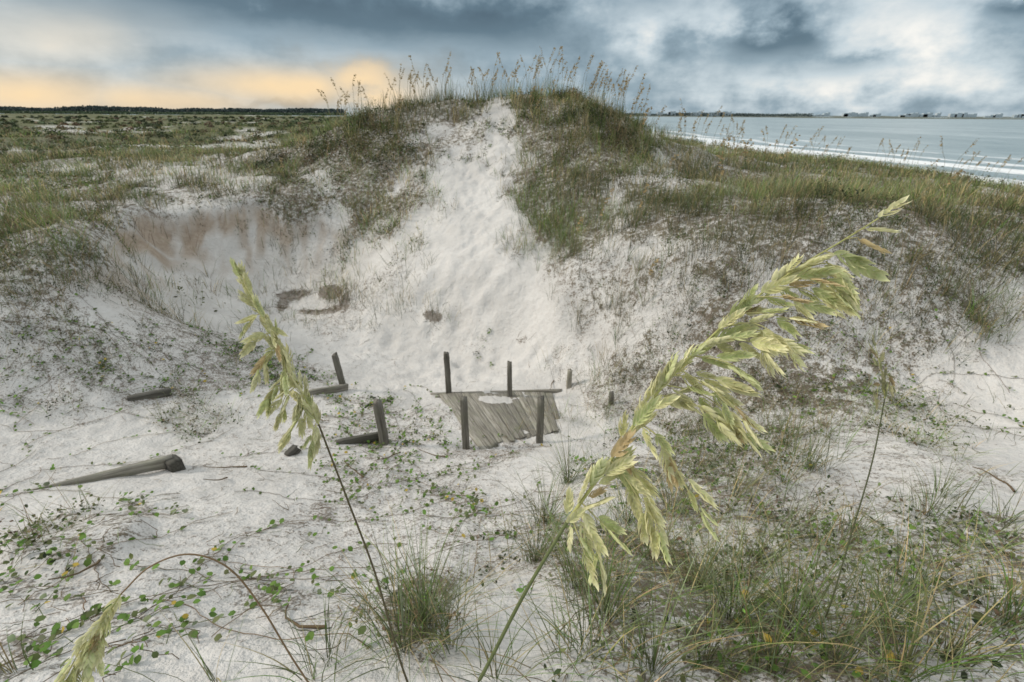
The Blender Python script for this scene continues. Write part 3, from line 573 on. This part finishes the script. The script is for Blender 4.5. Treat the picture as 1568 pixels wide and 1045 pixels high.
def post(ub,vb,ut,vt,wpx,tone,mud=0):
    p=hit(ub,vb); dep=float((p-CAM)@Fw); w=wpx/F*dep
    zs=np.linspace(p[2],p[2]+1.6,400); q=np.stack([np.full(400,p[0]),np.full(400,p[1]),zs],-1)-CAM
    vv_=522.5-F*(q@Uv)/(q@Fw); z1=zs[np.argmin(abs(vv_-vt))]; lx=(ut-ub)/F*dep
    beam('wooden_post',[(p-[0,0,.3],[p[0]+lx,p[1],z1],w,w,tone,.95,.04)])
for q in [(530,597,521,543,8,.5),(591,680,586,615,12,.55),(688,605,687,541,8,.45),(781,607,780,555,7.5,.6),(714,686,713,612,10.5,.55),(826,677,826,610,10.5,.5),(871,592,871,568,7,1.1),(936,618,935,601,7,.45)]: post(*q)
bd=[]; nb=15
for i in range(nb):
    t=(i+.5)/nb; a=DA*(1-t)+DB*t; c=DD*(1-t)+DC*t
    a=a+unit(a-c)*rng.uniform(-.05,.06); c=c+unit(c-a)*rng.uniform(-.1,.06)
    a[2]=deckz(a[0],a[1])+.03+rng.uniform(-.006,.008); c[2]=deckz(c[0],c[1])+.03+rng.uniform(-.02,.006)
    wd=np.linalg.norm(DB-DA)/nb*.95
    bd.append((a,c,wd,.028,rng.uniform(.7,1.15),np.linalg.norm(DC-DD)/np.linalg.norm(DB-DA),.02))
fr=[]
for k_ in (.03,.5):
    a=DA*(1-k_)+DD*k_; c=DB*(1-k_)+DC*k_; a=a+(a-c)*.04; c=c+(c-a)*.05; a[2]=deckz(a[0],a[1])-.02; c[2]=deckz(c[0],c[1])-.02; fr.append((a,c,.05,.07,.7))
par=bpy.data.objects.new('buried_boardwalk',None); bpy.context.collection.objects.link(par)
beam('deck_planks',bd,par); beam('joists',fr,par)
def two(u0,v0,u1,v1,dz0,dz1,w,h,tone,taper=1.,name='broken_wood_rail'):
    a=hit(u0,v0)+[0,0,dz0]; c=hit(u1,v1)+[0,0,dz1]; return (a,c,w,h,tone,taper,.04)
beam('broken_wood_rail',[two(470,606,533,598,.02,.06,.04,.10,.9)])
beam('broken_wood_rail',[two(515,680,592,675,-.01,.08,.05,.11,.32)])
beam('fallen_timber',[two(268,716,40,752,.08,-.02,.06,.12,.95,.35),two(262,714,275,722,.04,.04,.12,.15,.25)])
beam('broken_wood_stub',[two(195,612,262,604,-.01,.04,.06,.10,.4)])
beam('broken_wood_stub',[two(440,698,456,692,-.02,.05,.08,.1,.3)])
beam('broken_wood_stub',[two(660,604,860,598,-.01,-.01,.05,.05,.8)])
# ---------- far shore
FS=Bag()
def treeline(u0,u1,yy,hmin,hmax,n,col):
    x0=at_y(u0,175,yy)[0]; x1=at_y(u1,175,yy)[0]; x=rng.uniform(x0,x1,n); y=yy+rng.uniform(-20,60,n)
    top=hmin+(hmax-hmin)*fbm(x/60.,x*0+2,4)*1.3; z=.5+top*rng.random(n)**.7
    nn=rng.normal(size=(n,3)); nn/=np.linalg.norm(nn,axis=1,keepdims=True); L_=rng.uniform(2.5,5,n)
    leaves(FS,np.stack([x,y,z],-1),nn,rng.uniform(0,6,n),L_,L_*.8,np.array(col)*rng.uniform(.7,1.3,(n,1)))
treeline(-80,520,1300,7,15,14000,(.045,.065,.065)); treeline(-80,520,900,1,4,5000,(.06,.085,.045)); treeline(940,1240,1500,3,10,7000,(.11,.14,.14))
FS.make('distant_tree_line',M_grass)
M_l,nt,b,o=mk('far_bank'); pos=nt.nodes.new('ShaderNodeNewGeometry').outputs['Position']; nt.links.new(mixc(nt,noise(nt,pos,.03,4),(.10,.12,.10),(.17,.18,.15)),b.inputs['Base Color']); b.inputs['Roughness'].default_value=.95
def bank(name,u0,u1,yy,wid,h):
    x0=at_y(u0,175,yy)[0]; x1=at_y(u1,175,yy)[0]; m=80; xx=np.linspace(x0,x1,m); e=ss(0,1,np.minimum(xx-x0,x1-xx)/(abs(x1-x0)*.08)); tp=.2+h*e*(.6+.8*fbm(xx/25.,xx*0+7,3))
    w_=wid*(.5+e*.5); V=np.concatenate([np.stack([xx,yy-w_,np.full(m,-.5)],-1),np.stack([xx,yy-w_*.3,tp],-1),np.stack([xx,yy+w_*.3,tp],-1),np.stack([xx,yy+w_,np.full(m,-.5)],-1)])
    Q=[(r_*m+i,r_*m+i+1,(r_+1)*m+i+1,(r_+1)*m+i) for r_ in range(3) for i in range(m-1)]
    return newobj(name,V,Q,M_l)
bank('far_shore_land',-120,530,1320,60,4); bank('far_shore_land',930,1260,1520,60,4); bank('rock_jetty',1190,1650,1150,8,2.6)
M_b,nt,b,o=mk('hazed_building'); g_=nt.nodes.new('ShaderNodeTexCoord'); br=nt.nodes.new('ShaderNodeTexBrick'); br.offset=0; br.inputs['Scale'].default_value=.2; br.inputs['Color1'].default_value=(.36,.43,.47,1); br.inputs['Color2'].default_value=(.39,.46,.50,1); br.inputs['Mortar'].default_value=(.46,.51,.54,1); br.inputs['Mortar Size'].default_value=.04  # distance haze is painted into the blue-grey wall colours
mp=nt.nodes.new('ShaderNodeMapping'); mp.inputs['Rotation'].default_value=(math.pi/2,0,0); nt.links.new(g_.outputs['Object'],mp.inputs[0]); nt.links.new(mp.outputs[0],br.inputs[0]); nt.links.new(br.outputs[0],b.inputs['Base Color'])
import bmesh
me=bpy.data.meshes.new('m'); bm=bmesh.new()
for u in list(rng.uniform(1210,1570,40))+list(rng.uniform(960,1200,9)):
    yy=3600 if u>1200 else 1490; s=yy/3600; x_=at_y(u,175,yy)[0]; wx_=rng.uniform(20,80)*s; hz=(rng.uniform(8,26) if u>1200 else 24)*s+(2 if s<1 else 0)
    for dx,ww,hh_ in ((0,wx_,hz),(wx_*.3,wx_*.35,hz*1.2)):
        bmesh.ops.create_cube(bm,size=1,matrix=Matrix.Translation((x_+dx,yy+dx*.1,hh_/2))@Matrix.Diagonal((ww,20*s+dx*.3,hh_,1)))
bm.to_mesh(me); me.materials.append(M_b); ob=bpy.data.objects.new('distant_shore_buildings',me); bpy.context.collection.objects.link(ob)
bank('far_shore_land',1150,1700,3650,80,6)
# ---------- sky
Wd=bpy.data.worlds.new('World'); bpy.context.scene.world=Wd; Wd.use_nodes=True; nt=Wd.node_tree
for x_ in list(nt.nodes): nt.nodes.remove(x_)
out=nt.nodes.new('ShaderNodeOutputWorld'); sky=nt.nodes.new('ShaderNodeTexSky'); sky.sky_type='NISHITA'; sky.sun_disc=False
SEL,SAZ=31,-88
sky.sun_elevation=math.radians(SEL); sky.sun_rotation=math.radians(SAZ%360)
bg1=nt.nodes.new('ShaderNodeBackground'); bg1.inputs[1].default_value=.08; nt.links.new(sky.outputs[0],bg1.inputs[0])
tc=nt.nodes.new('ShaderNodeTexCoord').outputs['Generated']; sp=nt.nodes.new('ShaderNodeSeparateXYZ'); nt.links.new(tc,sp.inputs[0]); X,Y,Z=sp.outputs
az=math_(nt,'ARCTAN2',X,Y); el=math_(nt,'ARCSINE',Z)
zz=math_(nt,'ADD',math_(nt,'MAXIMUM',Z,0),.10)
cb=nt.nodes.new('ShaderNodeCombineXYZ'); nt.links.new(math_(nt,'DIVIDE',X,zz),cb.inputs[0]); nt.links.new(math_(nt,'DIVIDE',Y,zz),cb.inputs[1])
cn=noise(nt,cb.outputs[0],.75,5,.56)
cb2=nt.nodes.new('ShaderNodeCombineXYZ'); nt.links.new(az,cb2.inputs[0]); nt.links.new(math_(nt,'MULTIPLY',el,1.5),cb2.inputs[1])
cn2=noise(nt,cb2.outputs[0],10,7,.56)
nzl=noise(nt,cb2.outputs[0],4,2,.5)
azw=math_(nt,'ADD',az,math_(nt,'MULTIPLY',math_(nt,'SUBTRACT',nzl,.5),.25)); elw=math_(nt,'ADD',el,math_(nt,'MULTIPLY',math_(nt,'SUBTRACT',cn2,.5),.10))
def azel(u,v):
    d=unit(ray(u,v)); return math.atan2(d[0],d[1]),math.asin(d[2])
def gb(u,v,su,sv,amp,raw=False):
    a0,e0=azel(u,v); a1,_=azel(u+su,v); _,e1=azel(u,v-sv); sa=abs(a1-a0); se=abs(e1-e0)
    a=math_(nt,'DIVIDE',math_(nt,'SUBTRACT',azw,a0),sa); e=math_(nt,'DIVIDE',math_(nt,'SUBTRACT',el if raw else elw,e0),se)
    q=math_(nt,'MULTIPLY_ADD',a,a,math_(nt,'MULTIPLY',e,e))
    return math_(nt,'MULTIPLY',math_(nt,'EXPONENT',math_(nt,'MULTIPLY',q,-1.)),amp)
L=.56
for q in [(480,10,310,42,-.42),(780,40,140,45,-.22),(1165,62,70,28,-.42),(60,70,140,50,.14),(1390,55,130,55,.42),(1010,35,90,30,.25),(1330,130,300,35,.2),(600,105,160,20,-.05),(440,158,70,6,-.3),(1560,15,50,22,-.35),(850,130,120,20,-.08),(1290,95,50,14,-.2)]:
    L=math_(nt,'ADD',gb(*q),L)
L=math_(nt,'ADD',L,math_(nt,'MULTIPLY',math_(nt,'SUBTRACT',cn,.5),.25)); 
rightm=mapr(nt,az,-.2,.5,.6,1.25)
L=math_(nt,'ADD',L,math_(nt,'MULTIPLY',math_(nt,'SUBTRACT',cn2,.5),rightm))
L=math_(nt,'ADD',L,mapr(nt,el,.24,.6,0,.3))
rp=nt.nodes.new('ShaderNodeValToRGB'); nt.links.new(L,rp.inputs[0]); e_=rp.color_ramp.elements
e_[0].position=0; e_[0].color=(.075,.12,.16,1); e_[1].position=1; e_[1].color=(1,.98,.93,1)
for p_,c_ in ((.25,(.13,.20,.255)),(.5,(.31,.41,.48)),(.72,(.60,.69,.74))): q=rp.color_ramp.elements.new(p_); q.color=(*c_,1)
gl=None
for q in [(60,145,200,38,.9,True),(270,155,140,28,.8,True),(450,135,130,30,1.,True),(575,128,85,32,1.),(60,60,180,55,.32,True)]:
    gq=gb(*q); gl=gq if gl is None else math_(nt,'MAXIMUM',gl,gq)
glm=math_(nt,'MINIMUM',math_(nt,'MULTIPLY',gl,math_(nt,'ADD',math_(nt,'MULTIPLY',cn2,.7),.68)),1.)
ccol=mixc(nt,glm,rp.outputs[0],(1.0,.76,.47))
bg2=nt.nodes.new('ShaderNodeBackground'); nt.links.new(ccol,bg2.inputs[0]); nt.links.new(mapr(nt,el,.3,.9,1.,1.22),bg2.inputs[1])
mx=nt.nodes.new('ShaderNodeMixShader'); mx.inputs[0].default_value=.93; nt.links.new(bg1.outputs[0],mx.inputs[1]); nt.links.new(bg2.outputs[0],mx.inputs[2]); nt.links.new(mx.outputs[0],out.inputs[0])
# ---------- sun
ld=bpy.data.lights.new('sun','SUN'); ld.energy=2.2; ld.angle=math.radians(10); ld.color=(1,.91,.79); lo=bpy.data.objects.new('sun',ld); bpy.context.collection.objects.link(lo)
e_,a_=math.radians(SEL),math.radians(SAZ); sd=np.array([math.sin(a_)*math.cos(e_),math.cos(a_)*math.cos(e_),math.sin(e_)])
lo.rotation_euler=Vector(sd).to_track_quat('Z','Y').to_euler(); lo.location=(-5,5,15)
# ---------- camera
cd=bpy.data.cameras.new('camera'); co_=bpy.data.objects.new('camera',cd); bpy.context.collection.objects.link(co_)
cd.sensor_width=36; cd.lens=17; cd.clip_start=.02; cd.clip_end=30000
m=Matrix.Identity(4)
for i in range(3): m[i][0]=Rv[i]; m[i][1]=Uv[i]; m[i][2]=-Fw[i]; m[i][3]=CAM[i]
co_.matrix_world=m
cd.dof.use_dof=True; cd.dof.focus_distance=.6; cd.dof.aperture_fstop=13
sc=bpy.context.scene; sc.camera=co_; sc.view_settings.view_transform='Standard'; sc.view_settings.look='None'; sc.view_settings.exposure=0
